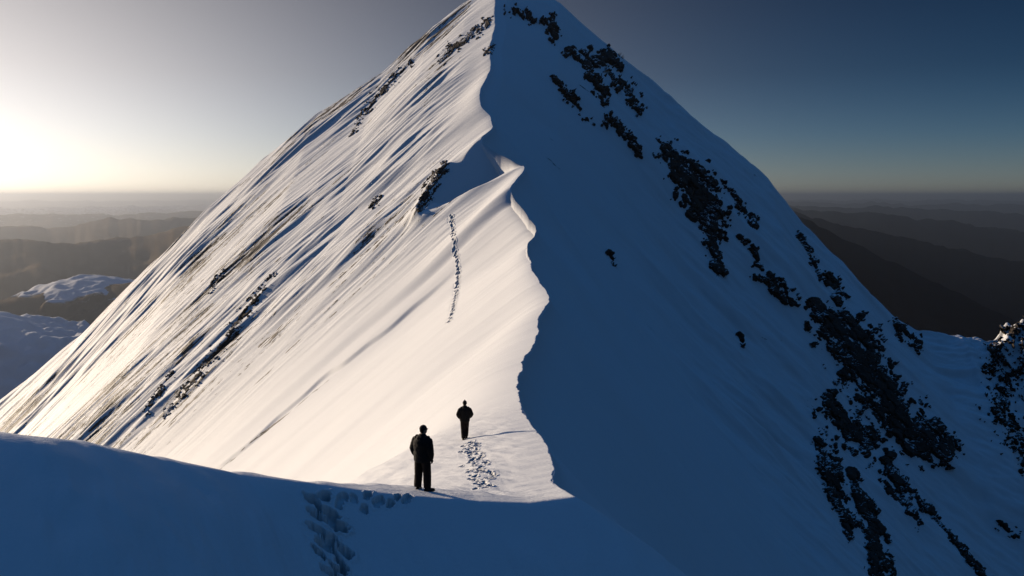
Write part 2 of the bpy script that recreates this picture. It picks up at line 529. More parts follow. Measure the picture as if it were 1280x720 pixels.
# ------------------------------------------------------------------ footprint trails
def trail(key, label, step, size, depth, spread, jit, res, turn=0.0, rimk=.2, tail=0):
    P = TRACKS[key]; W = TRACK_W[key]
    seg = np.linalg.norm(np.diff(P, axis=0), axis=1); L = np.concatenate([[0], np.cumsum(seg)])
    n = max(8, int(L[-1] / res)); m = int(2 * W / res)
    tt = np.linspace(0, L[-1], n)
    cx = np.interp(tt, L, P[:, 0]); cy = np.interp(tt, L, P[:, 1])
    k = max(3, int(.35 / res)); ker = np.ones(k) / k
    pad = lambda a: np.convolve(np.pad(a, (k, k), mode='edge'), ker, 'same')[k:-k]
    cx = pad(cx); cy = pad(cy)
    tx = np.gradient(cx); ty = np.gradient(cy); ll = np.hypot(tx, ty); tx /= ll; ty /= ll
    w = np.linspace(-W, W, m)
    X = cx[:, None] + ty[:, None] * w; Y = cy[:, None] - tx[:, None] * w
    H = np.full(X.shape, .0)
    edge = sst(1.0, 1 - TRACK_IN[key] / W * .9, np.abs(w)[None, :] / W) * (sst(0, .25, tt) * sst(L[-1], L[-1] - .25, tt))[:, None]
    r = np.random.default_rng(len(label))
    s = .1; sd = 1
    prints = []
    while s < L[-1] - .05:
        px = np.interp(s, tt, cx); py = np.interp(s, tt, cy); i = min(int(s / L[-1] * (n - 1)), n - 1)
        off = sd * spread + r.normal(0, jit)
        a = math.atan2(ty[i], tx[i]) + turn + r.normal(0, .3)
        prints.append((px + ty[i] * off, py - tx[i] * off, a, size * r.uniform(.8, 1.2) * (1 - .3 * float(sst(.5, .62, s / L[-1])) * tail), depth * r.uniform(.7, 1.2) * (1 - .65 * float(sst(.48, .6, s / L[-1])) * tail)))
        s += step * r.uniform(.7, 1.3); sd = -sd
    rim = np.zeros_like(X); dent = np.zeros_like(X)
    for (px, py, a, sz, dp) in prints:
        lx = (X - px) * math.cos(a) + (Y - py) * math.sin(a); ly = -(X - px) * math.sin(a) + (Y - py) * math.cos(a)
        rr = np.sqrt((lx / (sz * .62)) ** 2 + (ly / (sz * .36)) ** 2) + .30 * pn(X / (sz * .4), Y / (sz * .4), 5) + .18 * pn(X / (sz * .17), Y / (sz * .17), 6)
        dent = np.maximum(dent, dp * sst(1.05, .78, rr))
        rim = np.maximum(rim, rimk * dp * np.exp(-((rr - 1.2) / .22) ** 2))
    lump = fbm(X / (size * .5), Y / (size * .5), 3, 9)
    H = (rim * (1 + .8 * lump) * (dent < .02) - dent + .05 * depth * lump * (dent > .02)) * edge + .004 + (edge - 1) * .008
    Z = G(X, Y) + H
    o = grid_mesh('footprint_trail', X, Y, Z, M_SNOW)
    tag(o, label, 'footprints', 'footprint trails in the snow')
    return o


trail('A', 'broad blue trail of deep bootprints climbing the shaded near snow to the larger hiker', .18, .40, .36, .13, .10, .02, 1.2, .12, 1)
trail('B', 'short churned trail of bootprints in sunlit snow just behind the smaller hiker', .16, .27, .13, .17, .13, .025)
trail('C', 'thin dotted line of distant bootprints climbing the sunlit slope below the crescent rim', 1.25, .95, .45, .14, .08, .07)


# ------------------------------------------------------------------ rock outcrops
def cells(x, y, seed):
    """nearest jittered cell: (random value, tilt x, tilt y, offset x, offset y, distance to the border)"""
    ix = np.floor(x).astype(np.int64); iy = np.floor(y).astype(np.int64)
    b1 = np.full(x.shape, 9.0); b2 = b1.copy(); hv = np.zeros(x.shape, np.int64); ox = np.zeros(x.shape); oy = ox.copy()
    for dx in (-1, 0, 1):
        for dy in (-1, 0, 1):
            h = _PERM[(_PERM[(ix + dx + seed * 13) & 4095] + iy + dy) & 4095].astype(np.int64)
            cx = ix + dx + .1 + .8 * ((h * 7) % 101) / 101.0; cy = iy + dy + .1 + .8 * ((h * 13) % 103) / 103.0
            d = np.hypot(x - cx, y - cy)
            nw = d < b1
            b2 = np.where(nw, b1, np.minimum(b2, d))
            b1 = np.where(nw, d, b1); hv = np.where(nw, h, hv); ox = np.where(nw, x - cx, ox); oy = np.where(nw, y - cy, oy)
    return ((hv * 29) % 997) / 997.0, ((hv * 37) % 991) / 991.0 - .5, ((hv * 53) % 983) / 983.0 - .5, ox, oy, b2 - b1


def outcrop(label, spine, thr=.0, lump=7.0, relief=1.6, seed=1, lean=.9, an=1.35, group='rock outcrops on the shaded face', step=.85, name='rock_outcrop', cat='rock outcrop'):
    sp = np.array(spine, float)           # (u, v, half width)
    W = sp[:, 2].max() * 1.5
    du = densify(np.array(spine, float), 2.0)
    us = np.arange(sp[:, 0].min() - W, sp[:, 0].max() + W, step); vs = np.arange(sp[:, 1].min() - W, sp[:, 1].max() + W, step)
    U, V = np.meshgrid(us, vs)
    Uf = U.ravel(); Vf = V.ravel()
    best = np.full(Uf.shape, 9.0)
    for i in range(0, len(Uf), 20000):
        dd = np.sqrt((Uf[i:i + 20000, None] - du[:, 0]) ** 2 + (Vf[i:i + 20000, None] - du[:, 1]) ** 2) / du[:, 2]
        best[i:i + 20000] = dd.min(1)
    # noise follows the fall line on each side
    a = math.radians(48 if lean > 0 else -48)
    pu = Uf * math.cos(a) + Vf * math.sin(a); pv = -Uf * math.sin(a) + Vf * math.cos(a)
    nz = fbm(pu / (lump * an), pv / lump, 4, seed, .62) * 1.5 + .3 * fbm(Uf / 4.0, Vf / 4.0, 2, seed + 5)
    wx_ = pu / (lump * 2.0) + .25 * pn(pu / lump, pv / lump, seed + 3); wy_ = pv / (lump * .75) + .25 * pn(pu / lump + 9, pv / lump, seed + 4)
    c1 = cells(wx_, wy_, seed); c2 = cells(pu / (lump * .62), pv / (lump * .40), seed + 7)
    m = (1 - best) * .85 + nz * .85 + .8 * (c1[0] - .5) + .6 * (c2[0] - .5) - thr - .30
    near = best < 1.6
    Yd = np.full(Uf.shape, np.nan)
    Yd[near] = hit(Uf[near], Vf[near])
    ok = near & ~np.isnan(Yd) & (Yd < 380)
    x = (Uf - 640) / F * np.nan_to_num(Yd); y = np.nan_to_num(Yd, nan=1.0)
    z = G(x, y)
    sc = y / 300.0
    e = .8
    nx = -(G(x + e, y) - z) / e; ny = -(G(x, y + e) - z) / e; nzv = np.ones_like(nx)
    nx = np.clip(nx, -1.5, 1.5); ny = np.clip(ny, -1.5, 1.5)
    ln = np.sqrt(nx * nx + ny * ny + 1)
    crag = ridged(pu / 11.0, pv / 6.0, 3, seed + 31) * .6
    hgt = np.where(m > 0, np.clip(m, 0, .5) * 1.0 + .12 + .6 * c1[0] + 1.1 * (c1[1] * c1[3] + c1[2] * c1[4]) + .16 * c2[0] + .3 * (c2[1] * c2[3] + c2[2] * c2[4]) + .25 * crag - .3 * sst(.12, 0, c1[5]), np.clip(m, -.35, 0)) * relief * .6 * sc
    X = x + nx / ln * hgt; Yw = y + ny / ln * hgt; Z = z + hgt * .9 / ln
    R, Cn = U.shape
    sh = lambda q: q.reshape(R, Cn)
    mm = sh(np.where(ok, m, -1))
    keep = np.maximum.reduce([mm[:-1, :-1], mm[1:, :-1], mm[:-1, 1:], mm[1:, 1:]]) > 0
    okk = sh(ok); keep &= okk[:-1, :-1] & okk[1:, :-1] & okk[:-1, 1:] & okk[1:, 1:]
    yd = sh(y)
    jump = np.maximum.reduce([np.abs(yd[:-1, :-1] - yd[1:, :-1]), np.abs(yd[:-1, :-1] - yd[:-1, 1:]), np.abs(yd[1:, 1:] - yd[1:, :-1])])
    keep &= jump < 14
    if keep.sum() < 3: print('empty outcrop', label); return
    o = grid_mesh(name, sh(X), sh(Yw), sh(Z), M_ROCK, smooth=False, keep=keep)
    tag(o, label, cat, group)
    return o


OC = [
    ('small faint rock patch nearest the summit, just right of the sunlit edge', [(640, 14, 8), (655, 20, 9), (664, 27, 5)], .25, 5),
    ('dark rounded rock clump high on the shaded face below the summit', [(686, 25, 8), (691, 38, 11), (694, 50, 6)], .0, 6),
    ('black rock tooth breaking the right skyline near the summit', [(742, 80, 7), (758, 72, 12), (768, 66, 8), (774, 82, 6)], -.1, 6),
    ('string of dark rocks running down left of the black skyline tooth', [(712, 66, 8), (730, 70, 9), (738, 95, 11), (748, 116, 11), (752, 128, 7)], .08, 6),
    ('scattered dark rocks just beneath the black skyline tooth', [(768, 98, 8), (778, 108, 10), (790, 122, 9), (802, 138, 7)], .15, 6),
    ('narrow chain of small rocks on smooth snow in the upper shaded face', [(692, 96, 4), (713, 122, 7), (730, 146, 4), (744, 158, 3)], .15, 5),
    ('loose chain of rocks halfway down between the upper string and the tall buttress', [(760, 150, 9), (776, 163, 9), (788, 176, 8), (800, 195, 4)], .15, 6),
    ('tall black rock buttress with brown ledges in the upper middle of the shaded face', [(832, 184, 11), (848, 205, 20), (868, 235, 22), (884, 262, 20), (890, 288, 14), (892, 315, 10), (899, 338, 7)], -.15, 8),
    ('broken rocks along the snow rib right of the tall black buttress', [(905, 232, 6), (920, 250, 8), (935, 268, 7), (944, 284, 6)], .18, 6),
    ('sparse line of rocks down the snow rib below the tall black buttress', [(925, 300, 7), (942, 312, 6), (950, 345, 9), (972, 362, 14), (990, 376, 9)], .15, 7),
    ('small rocks along the right skyline where the horizon meets the mountain', [(998, 292, 4), (1012, 318, 6), (1024, 340, 7), (1040, 352, 8), (1054, 372, 5)], .15, 6),
    ('huge dark rock buttress, largest on the lower shaded face', [(1020, 380, 10), (1040, 405, 24), (1064, 430, 28), (1082, 465, 27), (1104, 500, 28), (1128, 528, 28), (1158, 552, 24), (1184, 566, 14)], -.12, 9),
    ('blocky dark rock on the right skyline above the low saddle', [(1122, 408, 10), (1136, 420, 12), (1146, 436, 7)], .05, 6),
    ('broken rock band left of the huge lower buttress', [(1030, 495, 10), (1044, 520, 19), (1066, 540, 20), (1090, 555, 20), (1108, 580, 18), (1122, 608, 13), (1138, 632, 11), (1148, 655, 7)], .1, 8),
    ('mottled low rock patch beside the long black rib', [(1022, 556, 9), (1034, 585, 13), (1046, 615, 10), (1056, 650, 9), (1062, 672, 6)], -.08, 7),
    ('long narrow black rock rib reaching the bottom edge of the picture', [(1062, 588, 4), (1074, 618, 7), (1086, 650, 10), (1096, 685, 12), (1100, 726, 12)], -.3, 9),
    ('thin dark line of rock running diagonally to the lower right corner', [(1152, 628, 4), (1180, 662, 3.5), (1206, 692, 4), (1236, 728, 4.5)], -.1, 6),
    ('lone tiny rock in the smooth shaded snow below the crescent rim', [(760, 316, 2.5), (768, 330, 2.5)], -.2, 5),
    ('faint rock scatter low on the face near the right frame edge', [(1252, 655, 8), (1272, 672, 9)], .3, 6),
    ('pair of small rocks at the foot of the long shaded snow trough', [(922, 418, 3), (928, 430, 4)], .05, 5),
]
for i, (lb, sp, th, lu) in enumerate(OC):
    outcrop(lb, sp, th, lu * 1.25, seed=200 + 11 * i)
for i, (lb, sp, th, lu) in enumerate([
    ('speckled rocky spur crest rising at the right frame edge', [(1292, 402, 18), (1262, 418, 16), (1246, 440, 16), (1236, 462, 12)], .25, 5),
    ('mottled rocks on the lower flank of the spur at the right frame edge', [(1284, 450, 24), (1262, 480, 26), (1250, 512, 22), (1272, 545, 22), (1290, 580, 18)], .36, 5)]):
    outcrop(lb, sp, th, lu, seed=500 + 11 * i, group='rock on the right-hand spur')
for i, (lb, sp, th, lu) in enumerate([
    ('dark diagonal rock band near the top of the sunlit face', [(612, 26, 6), (598, 38, 8), (580, 50, 7), (562, 62, 7), (552, 74, 6)], .1, 5),
    ('small dark rocks on the sunlit edge below the topmost rock band', [(616, 56, 3), (608, 66, 5)], .05, 4),
    ('jagged black rocks at the left end of the shaded wind scoop', [(557, 206, 5), (546, 222, 8), (538, 236, 9), (531, 250, 6), (525, 262, 4)], -.05, 5),
    ('small dark rock on the sunlit slope left of the wind scoop', [(474, 246, 3), (466, 256, 5)], -.1, 4),
    ('long broken rock streak low on the sunlit face', [(345, 338, 3), (322, 370, 7), (300, 400, 10), (280, 432, 10), (248, 466, 9), (222, 500, 7), (205, 520, 5)], .22, 6),
    ('short rock streak on the sunlit face above the long broken one', [(282, 338, 4), (270, 352, 5), (262, 366, 4)], .15, 5),
    ('faint grey rock streaks along the skyline of the sunlit face', [(515, 78, 5), (492, 98, 8), (470, 122, 8), (450, 148, 7), (440, 170, 5)], .3, 5),
    ('dark streak of stones at the lower left above the near snow crest', [(216, 466, 4), (200, 488, 6), (186, 508, 6), (178, 522, 4)], .2, 5),
    ]):
    outcrop(lb, sp, th + .15, lu * .6, seed=700 + 11 * i, lean=-1, an=5.0, group='rock outcrops on the sunlit face', relief=.45, step=.75)


# ------------------------------------------------------------------ far terrain
def terrain():
    th = np.radians(np.arange(-100, 100.01, .11))
    r = np.concatenate([np.geomspace(350, 3000, 60)[:-1], np.geomspace(3000, 60000, 230)])
    R, T = np.meshgrid(r, th, indexing='ij')
    X = R * np.sin(T); Y = R * np.cos(T)
    Z = -1250 + 160 * fbm(X / 4200, Y / 4200, 5, 301) - 0.0
    uu = 640 + F * np.tan(np.clip(T, -1.2, 1.2))
    sp = ridged(X / 2600, Y / 2600, 5, 303)
    snow = np.zeros_like(Z)

    def rng_(rc, vprof, jag, slope, seed, sn=0.0, jl=3.0):
        nonlocal Z, snow
        v = np.interp(uu, [p[0] for p in vprof], [p[1] for p in vprof])
        rr = rc * (1 + .10 * fbm(T * jl * 1.7, T * 0 + seed, 3, seed + 3))
        zc = -(v - VH) / F * rr + jag * rr / 1000 * fbm(T * jl * 10, T * 0, 6, seed, .55)
        fall = np.abs(R - rr) * slope * (1 + .35 * fbm(X / (rc * .12), Y / (rc * .12), 4, seed + 9))
        spur = rc * .012 * ridged(X / (rc * .09), Y / (rc * .09), 5, seed + 7) * sst(0, rc * .12, np.abs(R - rr))
        z = zc - fall + spur
        hi = z > Z
        snow = np.where(hi, sn * sst(700, 60, zc - z) * sst(900, 500, uu), snow)
        Z = np.maximum(Z, z)

    rng_(4200, [(-900, 420), (-200, 380), (300, 330), (700, 320), (900, 255), (1000, 268), (1100, 315), (1280, 388), (1500, 430), (2200, 470)], 2.5, .34, 311)
    rng_(7000, [(-900, 315), (0, 291), (100, 297), (180, 290), (260, 278), (400, 276), (700, 270), (980, 262), (1100, 288), (1280, 318), (1700, 330)], 5, .30, 323)
    rng_(12000, [(-900, 285), (0, 276), (60, 281), (120, 272), (260, 268), (600, 268), (980, 259), (1120, 266), (1280, 283), (1800, 290)], 5, .26, 337)
    rng_(20000, [(-900, 268), (0, 265), (140, 266), (300, 260), (980, 256), (1130, 257), (1280, 264), (1800, 270)], 4.5, .22, 347, .35)
    rng_(33000, [(-900, 259), (0, 257), (300, 255), (980, 252), (1280, 254), (1800, 258)], 3.5, .2, 359, .6)
    rng_(52000, [(-900, 251), (0, 250), (640, 249), (1280, 249), (1800, 250)], 2.0, .2, 367, .8)
    return grid_mesh('terrain', X, Y, Z, M_TERR, attrs={'snow': snow.reshape(-1, 1), 'bare_haze': sst(950, 500, uu).reshape(-1, 1)})


tag(terrain(), 'dark valley and ranges of hills fading into haze', kind='structure')


def hill(label, u, v, Y, wx, wy, seed, snowline, slope):
    cx, cy, cz = pw(u, v, Y)
    n = 260
    X, Yv = np.meshgrid(np.linspace(-1, 1, n) * wx * 2.6, np.linspace(-1, 1, n) * wy * 2.6)
    rr = np.sqrt((X / wx) ** 2 + (Yv / wy) ** 2)
    Z = cz - slope * wx * (np.sqrt(rr * rr + .05) - .22) * (1 + .25 * fbm(X / wx * 1.3, Yv / wy * 1.3, 3, seed))
    Z += wx * .16 * ridged(X / wx * 2.1, Yv / wy * 2.1, 6, seed + 1, .55) * sst(.0, .8, rr) + wx * .03 * fbm(X / wx * 8, Yv / wy * 8, 4, seed + 2)
    sn = sst(snowline * 2.1, snowline * .1, cz - Z + snowline * .5 * fbm(X / wx * 5, Yv / wy * 5, 4, seed + 5))
    o = grid_mesh('hill', X + cx, Yv + cy, Z, M_TERR, attrs={'snow': sn.reshape(-1, 1), 'bare_haze': np.ones_like(sn).reshape(-1, 1)})
    return tag(o, label, kind='structure')


hill('hazy brown hill with a snow cap left of the mountain', 112, 344, 4000, 460, 600, 401, 62, .6)
hill('pale snow-covered hill at the left frame edge', -30, 392, 3000, 470, 520, 411, 320, .52)


# ------------------------------------------------------------------ people
def ring_tube(bm, pts, seg=14):
    """pts: (x, y, z, rx, ry) stacked rings swept along the path, capped"""
    rings = []
    P = [Vector(p[:3]) for p in pts]
    prev = None
    for i, p in enumerate(pts):
        a = P[max(0, i - 1)]; b = P[min(len(P) - 1, i + 1)]
        t = (b - a).normalized()
        ref = Vector((1, 0, 0)) if abs(t.x) < .9 else Vector((0, 1, 0))
        ux = (ref - t * ref.dot(t)).normalized(); uy = t.cross(ux)
        rings.append([bm.verts.new(P[i] + ux * math.cos(k / seg * 2 * math.pi) * p[3] + uy * math.sin(k / seg * 2 * math.pi) * p[4]) for k in range(seg)])
    for r0, r1 in zip(rings[:-1], rings[1:]):
        for k in range(seg):
            bm.faces.new((r0[k], r0[(k + 1) % seg], r1[(k + 1) % seg], r1[k]))
    bm.faces.new(rings[0][::-1]); bm.faces.new(rings[-1])


def ball(bm, c, r, s=(1, 1, 1)):
    res = bmesh.ops.create_uvsphere(bm, u_segments=16, v_segments=10, radius=r)
    for v in res['verts']:
        v.co = Vector((v.co.x * s[0] + c[0], v.co.y * s[1] + c[1], v.co.z * s[2] + c[2]))


def fuse(name, build, mat, parent, voxel=.012, smooth=3, wrinkle=0):
    """build several overlapping solids and fuse them into ONE continuous surface"""
    bm = bmesh.new(); build(bm)
    bmesh.ops.recalc_face_normals(bm, faces=bm.faces)
    me = bpy.data.meshes.new(name); bm.to_mesh(me); bm.free()
    o = bpy.data.objects.new(name, me); COL.objects.link(o)
    md = o.modifiers.new('r', 'REMESH'); md.mode = 'VOXEL'; md.voxel_size = voxel
    ms = o.modifiers.new('s', 'SMOOTH'); ms.iterations = smooth; ms.factor = .5
    bpy.context.view_layer.update()
    dg = bpy.context.evaluated_depsgraph_get()
    me2 = bpy.data.meshes.new_from_object(o.evaluated_get(dg))
    o.modifiers.clear(); o.data = me2; me2.name = name
    bpy.data.meshes.remove(me)
    if wrinkle:
        n = len(me2.vertices); co = np.empty(n * 3, np.float32); no = np.empty(n * 3, np.float32)
        me2.vertices.foreach_get('co', co); me2.vertices.foreach_get('normal', no)
        c = co.reshape(-1, 3); m = no.reshape(-1, 3)
        w = wrinkle * (ridged(c[:, 2] / .11 + c[:, 0] * 2, np.arctan2(c[:, 1], c[:, 0]) * .8 + c[:, 0] * 3, 3, 77))
        me2.vertices.foreach_set('co', (c + m * w[:, None]).astype(np.float32).ravel())
    me2.materials.clear(); me2.materials.append(mat)
    me2.polygons.foreach_set('use_smooth', np.ones(len(me2.polygons), bool))
    me2.update()
    o.parent = parent
    return o


M_SKIN = mat_cloth('skin', (.33, .2, .14, 1), (.42, .27, .2, 1), 8, .55)
M_JKT = mat_cloth('black_jacket_cloth', (.006, .006, .007, 1), (.013, .012, .012, 1), 10)
M_JKT2 = mat_cloth('charcoal_jacket_cloth', (.008, .007, .007, 1), (.015, .013, .012, 1), 10)
M_TRS = mat_cloth('dark_brown_trouser_cloth', (.012, .007, .006, 1), (.02, .012, .010, 1), 12)
M_HAT = mat_cloth('black_knit', (.010, .010, .010, 1), (.022, .02, .02, 1), 60)
M_BOOT = mat_cloth('black_leather', (.008, .008, .008, 1), (.02, .018, .016, 1), 25, .5)
M_HAIR = mat_cloth('dark_hair', (.012, .009, .007, 1), (.025, .018, .012, 1), 40, .6)


def person(label, loc, yaw, pose, jmat):
    root = bpy.data.objects.new('person', None); COL.objects.link(root)
    root.location = loc; root.rotation_euler = (0, 0, yaw)
    root.empty_display_size = .3
    tag(root, label, 'person', 'hikers on the ridge')
    J = pose
    HZ = 1.615
    hd = J['head']            # head centre
    yawh = J.get('head_yaw', 0)

    def rot(p):
        c, s = math.cos(yawh), math.sin(yawh)
        return (hd[0] + p[0] * c - p[1] * s, hd[1] + p[0] * s + p[1] * c, hd[2] + p[2])

    def body(bm):
        # head with a face: facing +Y
        ball(bm, hd, .1, (.78, .96, 1.12))
        ball(bm, rot((0, .035, -.055)), .068, (.82, .95, .9))           # jaw
        ball(bm, rot((0, .103, -.012)), .017, (.8, 1.2, 1.5))           # nose
        ball(bm, rot((0, .09, .022)), .03, (1.9, .6, .5))               # brow
        ball(bm, rot((0, .088, -.062)), .02, (1.4, .7, .45))            # mouth
        for s in (-1, 1):
            ball(bm, rot((s * .079, -.008, -.01)), .024, (.4, .75, 1.2))     # ears
            ball(bm, rot((s * .032, .083, .004)), .013, (1.1, .6, .7))       # eyes
        n = J['neck']
        ring_tube(bm, [(n[0], n[1], n[2] - .1, .062, .062), (n[0], n[1], n[2] + .02, .055, .058), (hd[0], hd[1] - .01, hd[2] - .04, .055, .058)])
        ring_tube(bm, [(0, 0, .86, .13, .1), (0, 0, .98, .155, .105), (J['waist'][0], J['waist'][1], 1.12, .135, .095), (J['chest'][0], J['chest'][1], 1.3, .16, .11), (n[0], n[1], 1.43, .12, .085), (n[0], n[1], 1.47, .06, .06)])
        for s in ('l', 'r'):
            a, b, c = J['sh_' + s], J['el_' + s], J['wr_' + s]
            ring_tube(bm, [(*a, .052, .052), (*[(a[i] + b[i]) / 2 for i in range(3)], .047, .047), (*b, .038, .038), (*[(b[i] * 2 + c[i]) / 3 for i in range(3)], .039, .039), (*c, .027, .027)], 10)
            ring_tube(bm, [(*J['hip_' + s], .085, .09), (*[(J['hip_' + s][i] * .5 + J['kn_' + s][i] * .5) for i in range(3)], .078, .08), (*J['kn_' + s], .053, .056), (*[(J['kn_' + s][i] * .65 + J['an_' + s][i] * .35) for i in range(3)], .054, .058), (*J['an_' + s], .034, .036)], 12)
            hand(bm, s, .95)
            an = J['an_' + s]; fx, fy = J['toe_' + s]
            ring_tube(bm, [(an[0] - fx * .05, an[1] - fy * .05, an[2] - .03, .035, .035), (an[0] + fx * .06, an[1] + fy * .06, an[2] - .045, .04, .032), (an[0] + fx * .16, an[1] + fy * .16, an[2] - .06, .035, .02)], 10)

    def hand(bm, s, k=1.0):
        c = Vector(J['wr_' + s]); e = Vector(J['el_' + s]); d = (c - e).normalized()
        d = (d + Vector((0, .25, 0)) * J.get('curl', 1)).normalized()
        side = Vector((0, 1, 0)) if s == 'l' else Vector((0, 1, 0))
        ac = (side - d * side.dot(d)).normalized()             # across the palm
        th = d.cross(ac)                                       # palm normal
        pc = c + d * .045
        ring_tube(bm, [(*(c - d * .02), .03 * k, .026 * k), (*(c + d * .03), .024 * k, .04 * k), (*(c + d * .085), .02 * k, .042 * k)], 10)
        inward = th * (1 if th.x * (-c.x) > 0 else -1)
        for i, (o, ln) in enumerate(((-.031, .062), (-.011, .075), (.010, .08), (.03, .07))):
            b0 = c + d * .08 + ac * o
            p1 = b0 + d * ln * .5 + inward * .008
            p2 = p1 + d * ln * .32 + inward * .022
            p3 = p2 + d * ln * .15 + inward * .028
            ring_tube(bm, [(*(b0 - d * .02), .0105 * k, .0105 * k), (*b0, .0105 * k, .0105 * k), (*p1, .0095 * k, .0095 * k), (*p2, .0088 * k, .0088 * k), (*p3, .0075 * k, .0075 * k)], 8)
        t0 = c + d * .02 + ac * .03
        t1 = t0 + (d * .5 + ac * .6 + inward * .4).normalized() * .04
        t2 = t1 + (d * .8 + ac * .15 + inward * .5).normalized() * .035
        ring_tube(bm, [(*t0, .014 * k, .014 * k), (*t1, .012 * k, .012 * k), (*t2, .009 * k, .009 * k)], 8)

    fuse('body', body, M_SKIN, root, .0075, 2)

    bk = J.get('bulk', 1.0)

    def jacket(bm):
        w, ch, n = J['waist'], J['chest'], J['neck']
        hz = J['hem']
        ring_tube(bm, [(0, 0, hz - .01, .19 * bk, .14 * bk), (0, 0, hz + .04, .208 * bk, .155 * bk), (0, 0, .98, .214 * bk, .16 * bk), (w[0], w[1], 1.1, .212 * bk, .158 * bk), (ch[0], ch[1], 1.27, .228 * bk, .165 * bk), (ch[0], ch[1], 1.36, .215 * bk, .15 * bk), (n[0], n[1], 1.44, .15 * bk, .11 * bk), (n[0], n[1], 1.53, .082, .085), (n[0], n[1], 1.545, .075, .08)], 22)
        for s in ('l', 'r'):
            a, b, c = J['sh_' + s], J['el_' + s], J['wr_' + s]
            ring_tube(bm, [(a[0] * .55, a[1], a[2] + .01, .08, .09), (a[0] * .82, a[1], a[2] + .012, .088 * bk, .088 * bk), (a[0] * 1.0, a[1], a[2] - .022, .088 * bk, .088 * bk), (*[a[i] * .8 + b[i] * .2 for i in range(3)], .09 * bk, .09 * bk), (*[(a[i] + b[i]) / 2 for i in range(3)], .090 * bk, .088 * bk), (*b, .08 * bk, .08 * bk), (*[(b[i] + c[i]) / 2 for i in range(3)], .073 * bk, .072 * bk), (*[(b[i] * .08 + c[i] * .92) for i in range(3)], .052, .052), (*c, .05, .05)], 14)
        # hood lying folded on the collar
        ring_tube(bm, [(-.10, n[1] - .05, 1.47, .045, .03), (-.05, n[1] - .10, 1.45, .06, .045), (.05, n[1] - .10, 1.45, .06, .045), (.10, n[1] - .05, 1.47, .045, .03)], 10)

    jk = fuse('jacket', jacket, jmat, root, .012, 3, .007)
    for sgn in (-1, 1):
        fuse('pocket', lambda bm, q=sgn: ring_tube(bm, [(q * .12, .13, .98, .055, .03), (q * .12, .135, 1.06, .055, .03)], 10), jmat, jk, .01, 2)

    def trousers(bm):
        ring_tube(bm, [(0, 0, .80, .15, .115), (0, 0, .9, .168, .125), (0, 0, 1.02, .158, .115)], 18)
        for s in ('l', 'r'):
            h, k, a = J['hip_' + s], J['kn_' + s], J['an_' + s]
            ring_tube(bm, [(*h, .105 * bk, .11 * bk), (*[(h[i] * .5 + k[i] * .5) for i in range(3)], .102 * bk, .106 * bk), (*k, .09 * bk, .094 * bk), (*[(k[i] * .5 + a[i] * .5) for i in range(3)], .088 * bk, .092 * bk), (a[0], a[1], a[2] + .06, .084 * bk, .09 * bk), (a[0], a[1], a[2] + .02, .08 * bk, .085 * bk)], 16)

    fuse('trousers', trousers, M_TRS, root, .011, 3, .006)
    for s in ('l', 'r'):
        an = J['an_' + s]; fx, fy = J['toe_' + s]

        def boot(bm):
            g = an[2] - .085
            ring_tube(bm, [(an[0], an[1], an[2] + .09, .056, .058), (an[0], an[1], an[2], .05, .055), (an[0], an[1], g + .03, .05, .06)], 12)
            ring_tube(bm, [(an[0] - fx * .085, an[1] - fy * .085, g + .045, .035, .035), (an[0] - fx * .03, an[1] - fy * .03, g + .055, .05, .05), (an[0] + fx * .07, an[1] + fy * .07, g + .05, .052, .045), (an[0] + fx * .15, an[1] + fy * .15, g + .04, .054, .034), (an[0] + fx * .2, an[1] + fy * .2, g + .036, .035, .025)], 12)
        bo = fuse('boot', boot, M_BOOT, root, .008, 2)

        def sole(bm):
            g = an[2] - .085
            px, py = -fy, fx
            out = []
            for t, w in ((-.115, .03), (-.08, .045), (0, .048), (.1, .056), (.17, .052), (.215, .03)):
                out.append((t, w))
            lo = [(an[0] + fx * t + px * w, an[1] + fy * t + py * w) for t, w in out] + [(an[0] + fx * t - px * w, an[1] + fy * t - py * w) for t, w in out[::-1]]
            b = [bm.verts.new((x, y, g)) for x, y in lo]; tp = [bm.verts.new((x, y, g + .028)) for x, y in lo]
            bm.faces.new(b[::-1]); bm.faces.new(tp)
            for i in range(len(lo)):
                j = (i + 1) % len(lo); bm.faces.new((b[i], b[j], tp[j], tp[i]))
        fuse('sole', sole, M_BOOT, bo, .007, 1)
        fuse('glove', lambda bm, s=s: hand(bm, s, 1.22), M_HAT, root, .006, 2)

    def hair(bm):
        ball(bm, rot((0, -.02, -.005)), .1, (.8, .86, .95))
    fuse('hair', hair, M_HAIR, root, .008, 2)

    def beanie(bm):
        ball(bm, rot((0, -.008, .045)), .108, (.84, 1.0, .84))
        ring_tube(bm, [rot((0, -.008, .015)) + (.09, .107), rot((0, -.008, .05)) + (.093, .109), rot((0, -.008, .062)) + (.088, .104)], 20)
        if J.get('peak'):
            ring_tube(bm, [rot((0, .08, .045)) + (.07, .012), rot((0, .15, .035)) + (.055, .008)], 12)
        if J.get('bobble'):
            ball(bm, rot((0, -.02, .15)), .026)
    fuse('beanie', beanie, M_HAT, root, .008, 2)
    return root


